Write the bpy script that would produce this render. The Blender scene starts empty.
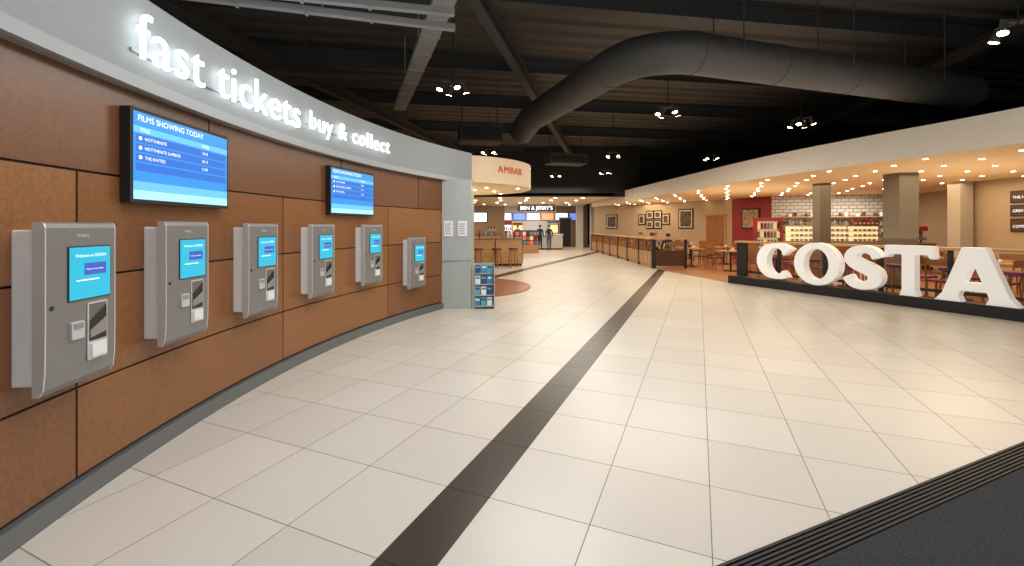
import bpy, math, random
from mathutils import Matrix, Vector
random.seed(7)
F=440.0; H=1.6; HV=227.0
scene=bpy.context.scene
scene.view_settings.view_transform='Standard'
COL=scene.collection
rad=math.radians

# ------------------------------------------------------------ materials
MATS={}
def mat(name,color,rough=0.5,metal=0.0,emit=None,es=0.0,var=0.03,scale=6.0,bump=0.0,bscale=80.0,alpha=None):
    if name in MATS: return MATS[name]
    m=bpy.data.materials.new(name); m.use_nodes=True
    nt=m.node_tree; b=nt.nodes['Principled BSDF']
    b.inputs['Roughness'].default_value=rough; b.inputs['Metallic'].default_value=metal
    tc=nt.nodes.new('ShaderNodeTexCoord')
    nz=nt.nodes.new('ShaderNodeTexNoise'); nz.inputs['Scale'].default_value=scale; nz.inputs['Detail'].default_value=4
    nt.links.new(tc.outputs['Object'],nz.inputs['Vector'])
    mx=nt.nodes.new('ShaderNodeMix'); mx.data_type='RGBA'
    rp=nt.nodes.new('ShaderNodeMapRange'); rp.inputs[1].default_value=.25; rp.inputs[2].default_value=.75
    mx.inputs[6].default_value=[max(0,x*(1-var)) for x in color]+[1]
    mx.inputs[7].default_value=[min(1,x*(1+var)) for x in color]+[1]
    nt.links.new(nz.outputs['Fac'],rp.inputs[0]); nt.links.new(rp.outputs[0],mx.inputs[0]); nt.links.new(mx.outputs[2],b.inputs['Base Color'])
    if emit is not None:
        b.inputs['Emission Color'].default_value=list(emit)+[1]; b.inputs['Emission Strength'].default_value=es
    if bump>0:
        n2=nt.nodes.new('ShaderNodeTexNoise'); n2.inputs['Scale'].default_value=bscale
        nt.links.new(tc.outputs['Object'],n2.inputs['Vector'])
        bp=nt.nodes.new('ShaderNodeBump'); bp.inputs['Strength'].default_value=bump; bp.inputs['Distance'].default_value=0.01
        nt.links.new(n2.outputs['Fac'],bp.inputs['Height']); nt.links.new(bp.outputs['Normal'],b.inputs['Normal'])
    if alpha is not None: b.inputs['Alpha'].default_value=alpha
    MATS[name]=m; return m
def wood(name,c1,c2,rough=0.35,sc=(1.5,14,14)):
    if name in MATS: return MATS[name]
    m=bpy.data.materials.new(name); m.use_nodes=True; nt=m.node_tree; b=nt.nodes['Principled BSDF']
    b.inputs['Roughness'].default_value=rough
    tc=nt.nodes.new('ShaderNodeTexCoord'); mp=nt.nodes.new('ShaderNodeMapping'); mp.inputs['Scale'].default_value=sc
    nz=nt.nodes.new('ShaderNodeTexNoise'); nz.inputs['Scale'].default_value=2; nz.inputs['Detail'].default_value=8
    rp=nt.nodes.new('ShaderNodeValToRGB'); rp.color_ramp.elements[0].position=.3; rp.color_ramp.elements[1].position=.7
    rp.color_ramp.elements[0].color=list(c1)+[1]; rp.color_ramp.elements[1].color=list(c2)+[1]
    nt.links.new(tc.outputs['Object'],mp.inputs[0]); nt.links.new(mp.outputs[0],nz.inputs['Vector'])
    nt.links.new(nz.outputs['Fac'],rp.inputs[0]); nt.links.new(rp.outputs[0],b.inputs['Base Color'])
    MATS[name]=m; return m

# ------------------------------------------------------------ mesh builder
class MB:
    def __init__(s): s.v=[]; s.f=[]; s.m=[]; s.sm=[]; s.mats=[]
    def mi(s,m):
        if m not in s.mats: s.mats.append(m)
        return s.mats.index(m)
    def add(s,vs,fs,m,M=None,smooth=False):
        o=len(s.v); k=s.mi(m)
        for p in vs:
            p=Vector(p); s.v.append(M@p if M is not None else p)
        for f in fs: s.f.append([i+o for i in f]); s.m.append(k); s.sm.append(smooth)
        return s
    def box(s,x0,x1,y0,y1,z0,z1,m,M=None,bev=0.0):
        if bev<=0:
            vs=[(x,y,z) for z in(z0,z1) for y in(y0,y1) for x in(x0,x1)]
            fs=[(0,2,3,1),(4,5,7,6),(0,1,5,4),(2,6,7,3),(0,4,6,2),(1,3,7,5)]
            return s.add(vs,fs,m,M)
        b=min(bev,(x1-x0)/2.01,(z1-z0)/2.01); pts=[]
        for cx,cz,a0 in((x1-b,z1-b,0),(x0+b,z1-b,90),(x0+b,z0+b,180),(x1-b,z0+b,270)):
            for k in range(5):
                a=rad(a0+k*22.5); pts.append((cx+b*math.cos(a),cz+b*math.sin(a)))
        n=len(pts)
        vs=[(p[0],y0,p[1]) for p in pts]+[(p[0],y1,p[1]) for p in pts]
        fs=[list(range(n)),list(range(2*n-1,n-1,-1))]+[(i,i+n,(i+1)%n+n,(i+1)%n) for i in range(n)]
        return s.add(vs,fs,m,M)
    def cyl(s,p1,p2,r1,m,r2=None,seg=12,M=None,caps=True,smooth=True):
        p1=Vector(p1);p2=Vector(p2); r2=r1 if r2 is None else r2
        d=(p2-p1).normalized(); a=Vector((0,0,1)) if abs(d.z)<.9 else Vector((1,0,0))
        e=d.cross(a).normalized(); g=d.cross(e)
        vs=[]
        for p,r in((p1,r1),(p2,r2)):
            for i in range(seg):
                t=2*math.pi*i/seg; vs.append(p+e*math.cos(t)*r+g*math.sin(t)*r)
        s.add(vs,[(i,(i+1)%seg,(i+1)%seg+seg,i+seg) for i in range(seg)],m,M,smooth)
        if caps: s.add(vs,[list(range(seg-1,-1,-1)),list(range(seg,2*seg))],m,M)
        return s
    def tube(s,pts,r,m,seg=16,smooth=True,caps=True,M=None):
        pts=[Vector(p) for p in pts]; rings=[]
        for i,p in enumerate(pts):
            if i==0:d=pts[1]-p
            elif i==len(pts)-1:d=p-pts[-2]
            else:d=(pts[i+1]-p).normalized()+(p-pts[i-1]).normalized()
            d.normalize(); up=Vector((0,0,1)) if abs(d.z)<.95 else Vector((1,0,0))
            e=d.cross(up).normalized(); g=e.cross(d)
            rr=r[i] if isinstance(r,(list,tuple)) else r
            rings.append([p+e*math.cos(2*math.pi*k/seg)*rr+g*math.sin(2*math.pi*k/seg)*rr for k in range(seg)])
        vs=[v for R in rings for v in R]; fs=[]
        for i in range(len(pts)-1):
            for k in range(seg): fs.append((i*seg+k,i*seg+(k+1)%seg,(i+1)*seg+(k+1)%seg,(i+1)*seg+k))
        s.add(vs,fs,m,M,smooth)
        if caps: s.add(vs,[list(range(seg)),list(range(len(vs)-1,len(vs)-seg-1,-1))],m,M)
        return s
    def sphere(s,c,r,m,seg=12,M=None):
        rx,ry,rz=r if isinstance(r,(tuple,list)) else (r,r,r); n=seg//2; vs=[]; fs=[]
        for i in range(n+1):
            t=math.pi*i/n
            for k in range(seg):
                a=2*math.pi*k/seg; vs.append((c[0]+rx*math.sin(t)*math.cos(a),c[1]+ry*math.sin(t)*math.sin(a),c[2]+rz*math.cos(t)))
        for i in range(n):
            for k in range(seg): fs.append((i*seg+k,(i+1)*seg+k,(i+1)*seg+(k+1)%seg,i*seg+(k+1)%seg))
        return s.add(vs,fs,m,M,True)
    def mesh(s,me,m,fn=None,M=None):
        vs=[v.co.copy() for v in me.vertices]
        if fn: vs=[fn(v) for v in vs]
        return s.add(vs,[list(p.vertices) for p in me.polygons],m,M)
    def text(s,txt,size,m,M=None,fn=None,ext=0.0,off=0.0,align='LEFT',width=None,res=3,sp=1.0):
        c=bpy.data.curves.new('t','FONT'); c.body=txt; c.size=size; c.extrude=ext; c.offset=off; c.align_x=align; c.resolution_u=res; c.space_character=sp
        me=curve_mesh(c)
        if width:
            xs=[v.co.x for v in me.vertices]; w=max(xs)-min(xs); k=width/w
            for v in me.vertices: v.co.x*=k
        return s.mesh(me,m,fn,M)
    def build(s,name,parent=None,loc=None,rz=0):
        me=bpy.data.meshes.new(name); me.from_pydata([tuple(v) for v in s.v],[],s.f)
        for m in s.mats: me.materials.append(m)
        me.polygons.foreach_set('material_index',s.m); me.polygons.foreach_set('use_smooth',s.sm); me.update()
        o=bpy.data.objects.new(name,me); COL.objects.link(o)
        if parent: o.parent=parent
        if loc is not None: o.location=loc
        o.rotation_euler[2]=rz
        return o
def curve_mesh(c):
    o=bpy.data.objects.new('tmp',c); COL.objects.link(o)
    dg=bpy.context.evaluated_depsgraph_get(); dg.update()
    me=bpy.data.meshes.new_from_object(o.evaluated_get(dg)); bpy.data.objects.remove(o); return me
def shape_mesh(polys,ext,bev=0.0):
    c=bpy.data.curves.new('s','CURVE'); c.dimensions='2D'; c.fill_mode='BOTH'; c.extrude=ext; c.bevel_depth=bev
    for P in polys:
        sp=c.splines.new('POLY'); sp.points.add(len(P)-1); sp.use_cyclic_u=True
        for q,p in zip(sp.points,P): q.co=(p[0],p[1],0,1)
    return curve_mesh(c)
def thing(name,label,cat,loc=(0,0,0),rz=0,group=None):
    e=bpy.data.objects.new(name,None); e.empty_display_size=.1; COL.objects.link(e)
    e.location=loc; e.rotation_euler[2]=rz; e['label']=label; e['category']=cat
    if group: e['group']=group
    return e
def tag(o,label,cat,group=None,kind=None):
    if kind=='structure': o['kind']='structure'; o['label']=label; o['category']=cat; return o
    o['label']=label; o['category']=cat
    if group:o['group']=group
    if kind:o['kind']=kind
    return o
def struct(o,label,cat): return tag(o,label,cat,kind='structure')
def dup(root,loc,rz=None,label=None):
    def cp(o,par):
        n=o.copy(); COL.objects.link(n)
        if par: n.parent=par
        for ch in list(o.children): cp(ch,n)
        return n
    n=cp(root,None); n.location=loc
    if rz is not None: n.rotation_euler[2]=rz
    if label: n['label']=label
    return n
def catmull(P,n=8):
    P=[Vector(p) for p in P]; out=[]
    Q=[2*P[0]-P[1]]+P+[2*P[-1]-P[-2]]
    for i in range(1,len(Q)-2):
        a,b,c,d=Q[i-1],Q[i],Q[i+1],Q[i+2]
        for k in range(n):
            t=k/n; out.append(.5*((2*b)+(c-a)*t+(2*a-5*b+4*c-d)*t*t+(3*b-a-3*c+d)*t**3))
    out.append(P[-1]); return out
def stroke(P,W,n=6):
    pts=catmull([(p[0],p[1],w) for p,w in zip(P,W)],n); L=[];R=[]
    for i,p in enumerate(pts):
        a=pts[max(0,i-1)]; b=pts[min(len(pts)-1,i+1)]; d=Vector((b.x-a.x,b.y-a.y)).normalized()
        nx,ny=-d.y,d.x; w=p.z/2; L.append((p.x+nx*w,p.y+ny*w)); R.append((p.x-nx*w,p.y-ny*w))
    return L+R[::-1]
UP=Matrix.Rotation(rad(90),4,'X')

# palette
M_black=mat('black_paint',(.012,.012,.013),.5)
M_blackg=mat('black_gloss',(.01,.01,.012),.2)
M_silver=mat('brushed_silver',(.24,.24,.235),.38,.35,var=.05,scale=30)
M_white=mat('white_enamel',(.82,.82,.80),.35)
M_cream=mat('cream_paint',(.82,.72,.56),.6)
M_fascia=mat('fascia_grey',(.27,.29,.29),.5)
M_lip=mat('fascia_lip',(.36,.38,.38),.4)
BR3=[mat('brown_laminate_a',(.245,.098,.031),.28,var=.20,scale=45,bump=.04,bscale=120),mat('brown_laminate_b',(.215,.084,.027),.28,var=.20,scale=45,bump=.04,bscale=120),mat('brown_laminate_c',(.272,.113,.037),.28,var=.20,scale=45,bump=.04,bscale=120)]
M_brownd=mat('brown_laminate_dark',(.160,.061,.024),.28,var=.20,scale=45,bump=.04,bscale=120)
M_basebd=mat('base_grey',(.17,.18,.18),.35,.4)
M_neon=mat('sign_white_light',(.9,.95,1),.4,emit=(.88,.96,1),es=4.2)
M_dark=mat('dark_void',(.016,.016,.016),.8)
M_duct=mat('dark_duct',(.060,.056,.051),.6,.1,var=.05,scale=3)
M_deck=mat('ceiling_deck',(.085,.073,.060),.9)
M_beam=mat('dark_steel',(.045,.044,.042),.7)
M_galv=mat('galvanised_steel',(.35,.36,.37),.4,.6)
M_lamp=mat('lamp_glow',(1,.9,.7),.4,emit=(1,.80,.50),es=30)
M_lampw=mat('spot_glow',(1,.95,.85),.4,emit=(1,.74,.42),es=22)
M_woodl=wood('oak_light',(.42,.22,.08),(.58,.33,.14))
M_woodm=wood('oak_mid',(.22,.09,.03),(.34,.16,.06))
M_woodd=wood('dark_wood',(.05,.022,.012),(.09,.04,.02))
M_maroon=mat('maroon_paint',(.26,.012,.018),.5)
M_glass=mat('clear_glass',(.8,.9,.9),.05,alpha=.18)
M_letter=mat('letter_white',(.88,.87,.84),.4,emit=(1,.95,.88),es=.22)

# ------------------------------------------------------------ camera
cam=bpy.data.cameras.new('camera'); co=bpy.data.objects.new('camera',cam); COL.objects.link(co)
co.location=(0,0,H); co.rotation_euler=(rad(90),0,0); cam.sensor_width=36; cam.lens=F/1024*36
cam.shift_y=-(283-HV)/1024; cam.clip_end=200; scene.camera=co

# ------------------------------------------------------------ floor
def floor_material():
    m=bpy.data.materials.new('porcelain_tiles'); m.use_nodes=True; nt=m.node_tree; b=nt.nodes['Principled BSDF']
    N=nt.nodes.new; L=nt.links.new
    def math_(op,a,bv=None,c=None):
        n=N('ShaderNodeMath'); n.operation=op
        for i,x in enumerate((a,bv,c)):
            if x is None: continue
            if isinstance(x,(int,float)): n.inputs[i].default_value=x
            else: L(x,n.inputs[i])
        return n.outputs[0]
    tc=N('ShaderNodeTexCoord'); mp=N('ShaderNodeMapping'); A=math.atan(187/F)
    mp.inputs['Rotation'].default_value=(0,0,A); L(tc.outputs['Object'],mp.inputs[0])
    sx=N('ShaderNodeSeparateXYZ'); L(mp.outputs[0],sx.inputs[0]); s=sx.outputs[0]; t=sx.outputs[1]
    s0,s1=-1.43,-1.14
    right=math_('GREATER_THAN',s,(s0+s1)/2)
    sr=math_('DIVIDE',math_('SUBTRACT',s,s1),.6); sl=math_('DIVIDE',math_('SUBTRACT',s,s0),.6)
    ms=N('ShaderNodeMix'); ms.data_type='FLOAT'; L(right,ms.inputs[0]); L(sl,ms.inputs[2]); L(sr,ms.inputs[3]); sc=ms.outputs[0]
    tt=math_('DIVIDE',math_('SUBTRACT',t,2.98),.64)
    def edge(x,w):
        fr=math_('FRACT',x); d=math_('MINIMUM',fr,math_('SUBTRACT',1.0,fr)); return math_('LESS_THAN',d,w)
    g=math_('MAXIMUM',edge(sc,.0045),edge(tt,.0045))
    in1=math_('MULTIPLY',math_('GREATER_THAN',s,s0),math_('LESS_THAN',s,s1))
    in2=math_('MULTIPLY',math_('GREATER_THAN',s,s0-4.8),math_('LESS_THAN',s,s0-4.4))
    dk=math_('MAXIMUM',in1,in2)
    cb=N('ShaderNodeCombineXYZ'); L(math_('FLOOR',sc),cb.inputs[0]); L(math_('FLOOR',tt),cb.inputs[1])
    wn=N('ShaderNodeTexWhiteNoise'); wn.noise_dimensions='3D'; L(cb.outputs[0],wn.inputs['Vector'])
    nz=N('ShaderNodeTexNoise'); nz.inputs['Scale'].default_value=3; nz.inputs['Detail'].default_value=6; L(tc.outputs['Object'],nz.inputs['Vector'])
    fac=math_('ADD',math_('MULTIPLY',wn.outputs['Value'],.7),math_('MULTIPLY',nz.outputs['Fac'],.3))
    c1=N('ShaderNodeMix'); c1.data_type='RGBA'; L(fac,c1.inputs[0]); c1.inputs[6].default_value=(.56,.51,.44,1); c1.inputs[7].default_value=(.645,.595,.515,1)
    c2=N('ShaderNodeMix'); c2.data_type='RGBA'; L(fac,c2.inputs[0]); c2.inputs[6].default_value=(.032,.022,.016,1); c2.inputs[7].default_value=(.055,.038,.028,1)
    m1=N('ShaderNodeMix'); m1.data_type='RGBA'; L(dk,m1.inputs[0]); L(c1.outputs[2],m1.inputs[6]); L(c2.outputs[2],m1.inputs[7])
    gg=N('ShaderNodeMix'); gg.data_type='RGBA'; L(dk,gg.inputs[0]); gg.inputs[6].default_value=(.17,.15,.125,1); gg.inputs[7].default_value=(.012,.01,.008,1)
    tg=math_('MULTIPLY',g,math_('SUBTRACT',1.0,dk)); tg=math_('MAXIMUM',tg,math_('MULTIPLY',edge(tt,.008),dk))
    m2=N('ShaderNodeMix'); m2.data_type='RGBA'; L(tg,m2.inputs[0]); L(m1.outputs[2],m2.inputs[6]); L(gg.outputs[2],m2.inputs[7])
    L(m2.outputs[2],b.inputs['Base Color'])
    L(math_('ADD',.31,math_('MULTIPLY',g,.4)),b.inputs['Roughness'])
    return m
o=MB().box(-9,20,-5,42,-.1,0,floor_material()).build('floor'); struct(o,'cream porcelain tiled floor with dark inlaid strips','floor')

# ------------------------------------------------------------ curved ticket wall
CX,CY,R=7.9,3.7,10.5
def arc(phi,d=0.0,z=0.0):
    a=rad(phi); return Vector((CX-(R-d)*math.cos(a),CY+(R-d)*math.sin(a),z))
def phi_u(u,d=0.0):
    lo,hi=-14.0,40.0
    for _ in range(50):
        mid=(lo+hi)/2; p=arc(mid,d)
        if 512+F*p.x/p.y<u: lo=mid
        else: hi=mid
    return lo
def arc_block(mb,p0,p1,d0,d1,z0,z1,m,n=None):
    n=n or max(2,int(abs(p1-p0)/1.0)); vs=[];fs=[]
    for i in range(n+1):
        ph=p0+(p1-p0)*i/n; vs+=[arc(ph,d0,z0),arc(ph,d1,z0),arc(ph,d1,z1),arc(ph,d0,z1)]
    for i in range(n):
        for k in range(4): fs.append((4*i+k,4*i+(k+1)%4,4*i+4+(k+1)%4,4*i+4+k))
    fs+= [(3,2,1,0),(4*n,4*n+1,4*n+2,4*n+3)]
    mb.add(vs,fs,m)
PE=28.0; PS=-17
mb=MB(); arc_block(mb,PS,PE,-.3,-.02,0,2.52,M_black)
seam=[[-17,-6.2,6.4,19.2,PE],[-17,-6.2,6.4,19.2,PE],[-17,-6.2,6.4,19.2,PE],[-17,-10,0.4,12.8,24,PE]]
rows=[(.14,.655),(.67,1.295),(1.31,1.925),(1.94,2.52)]
for ri,((z0,z1),sm) in enumerate(zip(rows,seam)):
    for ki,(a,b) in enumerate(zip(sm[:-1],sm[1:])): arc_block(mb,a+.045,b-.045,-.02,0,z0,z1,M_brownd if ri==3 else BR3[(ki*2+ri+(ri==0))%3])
o=mb.build('wall_left'); struct(o,'curved wall clad in brown laminate panels','wall')
mb=MB(); arc_block(mb,PS,PE,-.02,.035,0,.12,M_basebd); o=mb.build('baseboard_left'); struct(o,'grey metal skirting of curved wall','baseboard')
mb=MB(); arc_block(mb,PS,33.0,-.25,.06,2.52,3.17,M_fascia,96); arc_block(mb,PS,33.0,.06,.10,2.52,2.60,M_lip,96)
o=mb.build('trim_1'); struct(o,'curved grey fascia above the ticket machines','trim')
def arcsign(txt,u0,u1,size,z,name,label,off,sp=1.0):
    p0=phi_u(u0,.12); p1=phi_u(u1,.12); W=rad(p1-p0)*(R-.12)
    e=thing(name,label,'sign',arc((p0+p1)/2,.1,z))
    def fn(v): return arc(p0+math.degrees(v.x/(R-.12)),.11+v.z,z+v.y)
    cu=bpy.data.curves.new('t','FONT'); cu.body=txt; cu.size=size; cu.extrude=.008; cu.offset=off; cu.resolution_u=4; cu.space_character=sp
    me=curve_mesh(cu); xs=[v.co.x for v in me.vertices]; x0=min(xs); k=W/(max(xs)-x0)
    par=list(range(len(me.vertices)))
    def find(i):
        while par[i]!=i: par[i]=par[par[i]]; i=par[i]
        return i
    for ed in me.edges:
        a,b=find(ed.vertices[0]),find(ed.vertices[1])
        if a!=b: par[a]=b
    comps={}
    for i in range(len(me.vertices)): comps.setdefault(find(i),[]).append(i)
    cl=sorted([[min(me.vertices[i].co.x for i in c),max(me.vertices[i].co.x for i in c),set(c)] for c in comps.values()],key=lambda q:q[0])
    out=[]
    for c in cl:
        if out and c[0]<out[-1][1]-.6*min(c[1]-c[0],out[-1][1]-out[-1][0]): out[-1][1]=max(out[-1][1],c[1]); out[-1][2]|=c[2]
        else: out.append(c)
    for c in out:
        idx=sorted(c[2]); mp={i:j for j,i in enumerate(idx)}; mb=MB()
        vs=[]
        for i in idx:
            v=me.vertices[i].co.copy(); v.x=(v.x-x0)*k; vs.append(fn(v))
        mb.add(vs,[[mp[i] for i in p.vertices] for p in me.polygons if p.vertices[0] in c[2]],M_neon)
        o=mb.build('letter',parent=e); o.location=-e.location
    b=MB(); arc_block(b,p0,p1,.06,.075,z+.04,z+.06,M_fascia); o=b.build('mounting_rail',parent=e); o.location=-e.location
arcsign('fast tickets',139,301,.46,2.72,'illuminated_sign','white glowing lettering fixed to curved grey fascia',-.003,1.06)
arcsign('buy & collect',311,390,.31,2.77,'illuminated_sign','smaller white glowing lettering on curved grey fascia',-.003,1.12)
mb=MB(); x0=-1.37;x1=-.80
M_pan=mat('pale_grey_panel',(.40,.43,.41),.4)
for z0,z1 in((0,.93),(.94,2.52),):
    mb.box(x0,x1,8.62,9.3,z0,z1,M_pan)
mb.box(x0+.01,x1-.01,8.63,9.29,0,2.52,M_black)
mb.box(x0,-1.10,8.60,8.62,.94,2.5,M_pan)
o=mb.build('wall_end'); struct(o,'pale grey panelled end pier of curved wall','wall')
for px in(-1.24,-.97):
    mb=MB(); mb.box(px-.09,px+.09,-.012,0,1.42,1.72,M_white)
    for k in range(5): mb.box(px-.07,px+.05-.02*(k%2),-.014,-.012,1.65-.045*k,1.665-.045*k,M_fascia)
    o=mb.build('notice',loc=(0,8.60 if px<-1.1 else 8.62,0)); tag(o,'white printed paper notice on grey pier','notice','notices on pier')

# ------------------------------------------------------------ ticket machines
M_teal=mat('screen_teal',(.01,.2,.3),.35,emit=(.02,.50,.70),es=.8,var=.1)
M_navy=mat('screen_navy',(.02,.06,.3),.3,emit=(.05,.1,.45),es=.8)
M_wtxt=mat('screen_white',(.7,.7,.7),.4,emit=(.9,.95,1),es=.9)
M_edge=mat('pale_edge',(.60,.61,.61),.3,.3)
def kiosk(loc,rz,label):
    e=thing('ticket_machine',label,'ticket machine',loc,rz,'wall-mounted ticket machines')
    w=.225;h=.88; B=-.10
    MB().box(-w+.012,w-.012,B,0.0,.05,h-.04,M_white,bev=.012).build('housing',parent=e)
    mb=MB()
    pr=[(B,.0),(B-.03,.0),(B-.048,.03),(B-.056,.12),(B-.058,.30),(B-.058,h-.03),(B-.052,h-.008),(B-.04,h),(B,h)]
    n=len(pr); vs=[(-w,y,z) for y,z in pr]+[(w,y,z) for y,z in pr]
    fs=[(i,i+n,i+n+1,i+1) for i in range(n-1)]+[(n-1,2*n-1,n,0)]
    mb.add(vs,fs,M_silver); mb.add(vs,[list(range(n)),list(range(2*n-1,n-1,-1))],M_edge)
    mb.build('front_plate',parent=e)
    q=[(y-.002,z) for y,z in pr]
    for xa,xb in((-w-.004,-w+.004),(w-.004,w+.004)):
        vs=[(xa,y,z) for y,z in q]+[(xb,y,z) for y,z in q]
        MB().add(vs,[(i,i+n,i+n+1,i+1) for i in range(n-1)]+[(n-1,2*n-1,n,0),list(range(n)),list(range(2*n-1,n-1,-1))],M_edge).build('side_trim',parent=e)
    y=B-.059
    mb=MB().box(-.098,.187,y-.004,y+.01,.455,.750,M_black)
    mb.box(-.092,.181,y-.006,y-.004,.461,.744,M_teal); mb.box(.0,.15,y-.007,y-.006,.59,.655,M_navy)
    mb.text('Welcome to ODEON',.023,M_wtxt,M=Matrix.Translation((-.06,y-.008,.69))@UP)
    mb.text('Touch to buy tickets',.014,M_wtxt,M=Matrix.Translation((.01,y-.008,.617))@UP)
    mb.box(-.05,.1,y-.007,y-.006,.56,.566,M_wtxt)
    o=mb.build('touchscreen',parent=e); o['label']='teal lit touchscreen'
    MB().text('TICKETS',.022,M_white,M=Matrix.Translation((-.045,y-.002,.80))@UP).build('header_text',parent=e)
    mb=MB().box(-.085,-.005,y-.012,y+.002,.25,.345,M_edge,bev=.008).box(-.075,-.015,y-.014,y-.012,.305,.335,M_galv)
    mb.build('card_reader',parent=e)
    mb=MB().box(.025,.165,y-.003,y+.0,.11,.435,M_edge,bev=.012).box(.037,.153,y-.005,y-.003,.215,.423,M_basebd)
    mb.add([(.037,y-.007,.33),(.153,y-.007,.41),(.153,y-.007,.22),(.037,y-.007,.22)],[(0,3,2,1)],M_blackg)
    mb.add([(.037,y-.009,.28),(.153,y-.009,.34),(.153,y-.009,.255),(.037,y-.009,.235)],[(0,3,2,1)],M_galv)
    mb.box(.045,.145,y-.015,y-.003,.125,.20,M_white,bev=.006)
    mb.build('ticket_slot',parent=e)
    MB().cyl((-.19,y-.002,.44),(-.19,y+.004,.44),.012,M_black).build('lock',parent=e)
    return e
for i,(u,zb) in enumerate([(81,.745),(187,.76),(263,.755),(323,.755),(373,.755),(417.5,.54)]):
    ph=phi_u(u,.15)
    kiosk(arc(ph,0.002,zb),rad(90-ph),'lower silver ticket machine with teal touchscreen on brown wall' if i==5 else 'silver ticket machine with teal touchscreen on brown wall')

# wall TVs
M_scr=mat('tv_blue',(.01,.08,.3),.5,emit=(.03,.33,.85),es=.85,var=.2,scale=3)
M_scr2=mat('tv_header',(.01,.1,.3),.5,emit=(.05,.34,.75),es=.85)
M_scr4=mat('tv_light',(.1,.3,.4),.5,emit=(.45,.80,.98),es=.95)
M_scr5=mat('tv_mid',(.05,.2,.4),.5,emit=(.15,.55,.92),es=.9)
M_scr3=mat('tv_row',(.01,.04,.2),.5,emit=(.02,.20,.75),es=.8)
def tv(loc,rz):
    e=thing('television',"black wall television showing blue film times list",'television',loc,rz,'wall televisions')
    w,h=.52,.318
    MB().box(-w,w,-.07,0,-h,h,M_black,bev=.01).build('casing',parent=e)
    a,b=w-.022,h-.025; y=-.071
    mb=MB().box(-a,a,y-.002,y,-b,b,M_scr).box(-a,a,y-.003,y-.002,b-.085,b,M_scr2).box(-a,a,y-.003,y-.002,b-.14,b-.095,M_scr5)
    mb.box(-a,a,y-.003,y-.002,-b+.06,-b+.12,M_scr5).box(-a,a,y-.003,y-.002,-b,-b+.06,M_scr4)
    for k in range(4): mb.box(-a+.02,a-.02,y-.003,y-.002,b-.202-.064*k,b-.15-.064*k,M_scr3)
    T=lambda x,z,s,t: mb.text(t,s,M_wtxt,M=Matrix.Translation((x,y-.005,z))@UP)
    T(-a+.03,b-.06,.058,'FILMS SHOWING TODAY'); T(-a+.05,b-.13,.034,'TITLE'); T(a-.33,b-.13,.034,'TIMES')
    for k,(n,t) in enumerate([('NOTTHENITE','18.45'),('NOTTHENITE SUPREME','20.15'),('THE INVITED','21.00')]):
        T(-a+.09,b-.187-.064*k,.032,n); T(a-.33,b-.187-.064*k,.032,t)
        mb.cyl((-a+.055,y-.006,b-.176-.064*k),(-a+.055,y-.003,b-.176-.064*k),.013,M_wtxt,seg=10)
    mb.build('display',parent=e)
for u in(185,353):
    ph=phi_u(u,.07); tv(arc(ph,0.012,2.08),rad(90-ph))

# ------------------------------------------------------------ leaflet rack
e=thing('leaflet_rack','slim floor rack of blue and white leaflets beside grey pier','leaflet rack',(-.56,8.75,0),rad(8))
MB().box(-.2,.2,.04,.08,0,.88,M_pan).box(-.2,-.185,-.16,.08,0,.86,M_pan).box(.185,.2,-.16,.08,0,.86,M_pan).build('frame',parent=e)
for r in range(4): MB().box(-.185,.185,-.16+.03*r,.04,.04+.21*r,.055+.21*r,M_pan).build('shelf',parent=e)
cols=[mat('leaflet_blue',(.05,.25,.5),.5),mat('leaflet_teal',(.1,.4,.45),.5),M_white,mat('leaflet_navy',(.03,.06,.2),.5)]
for r in range(4):
    for c in range(3):
        x=-.118+.118*c; mb=MB().box(-.05,.05,-.012,0,0,.16,cols[(r+c)%4]).box(-.04,.04,-.013,-.012,.1,.135,cols[(r+c+2)%4])
        o=mb.build('leaflet',loc=(-.56+x*.99+.0,8.75+x*.14-.10+.03*r,.057+.21*r),rz=rad(8)); tag(o,'stack of printed leaflets in floor rack','leaflet','leaflets in rack')

# ------------------------------------------------------------ door mat
A2=math.atan2(1.19,2.82); P0=Vector((.98,2.08,0))
M_mat=mat('mat_carpet',(.030,.031,.034),.95,var=.6,scale=90,bump=1,bscale=160)
M_matr=mat('mat_rib',(.046,.047,.050),.95,var=.7,scale=110,bump=1,bscale=160)
M_matb=mat('mat_ribs',(.035,.03,.03),.7)
e=thing('entrance_mat','large charcoal entrance mat with ribbed black border strip','door mat',P0,A2)
MB().box(-3,7,-3,-.17,.0,.010,M_mat).build('carpet',parent=e)
mb=MB().box(-3,7,-.17,0,.0,.006,M_matb)
for k in range(7): mb.box(-3,7,-.165+.0235*k,-.153+.0235*k,.006,.015,M_black)
mb.build('border',parent=e)
mb=MB()
for k in range(280): mb.box(-3,7,-.18-.01*k-.005,-.18-.01*k,.010,.0112,M_matr)
mb.build('ribs',parent=e)

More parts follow.
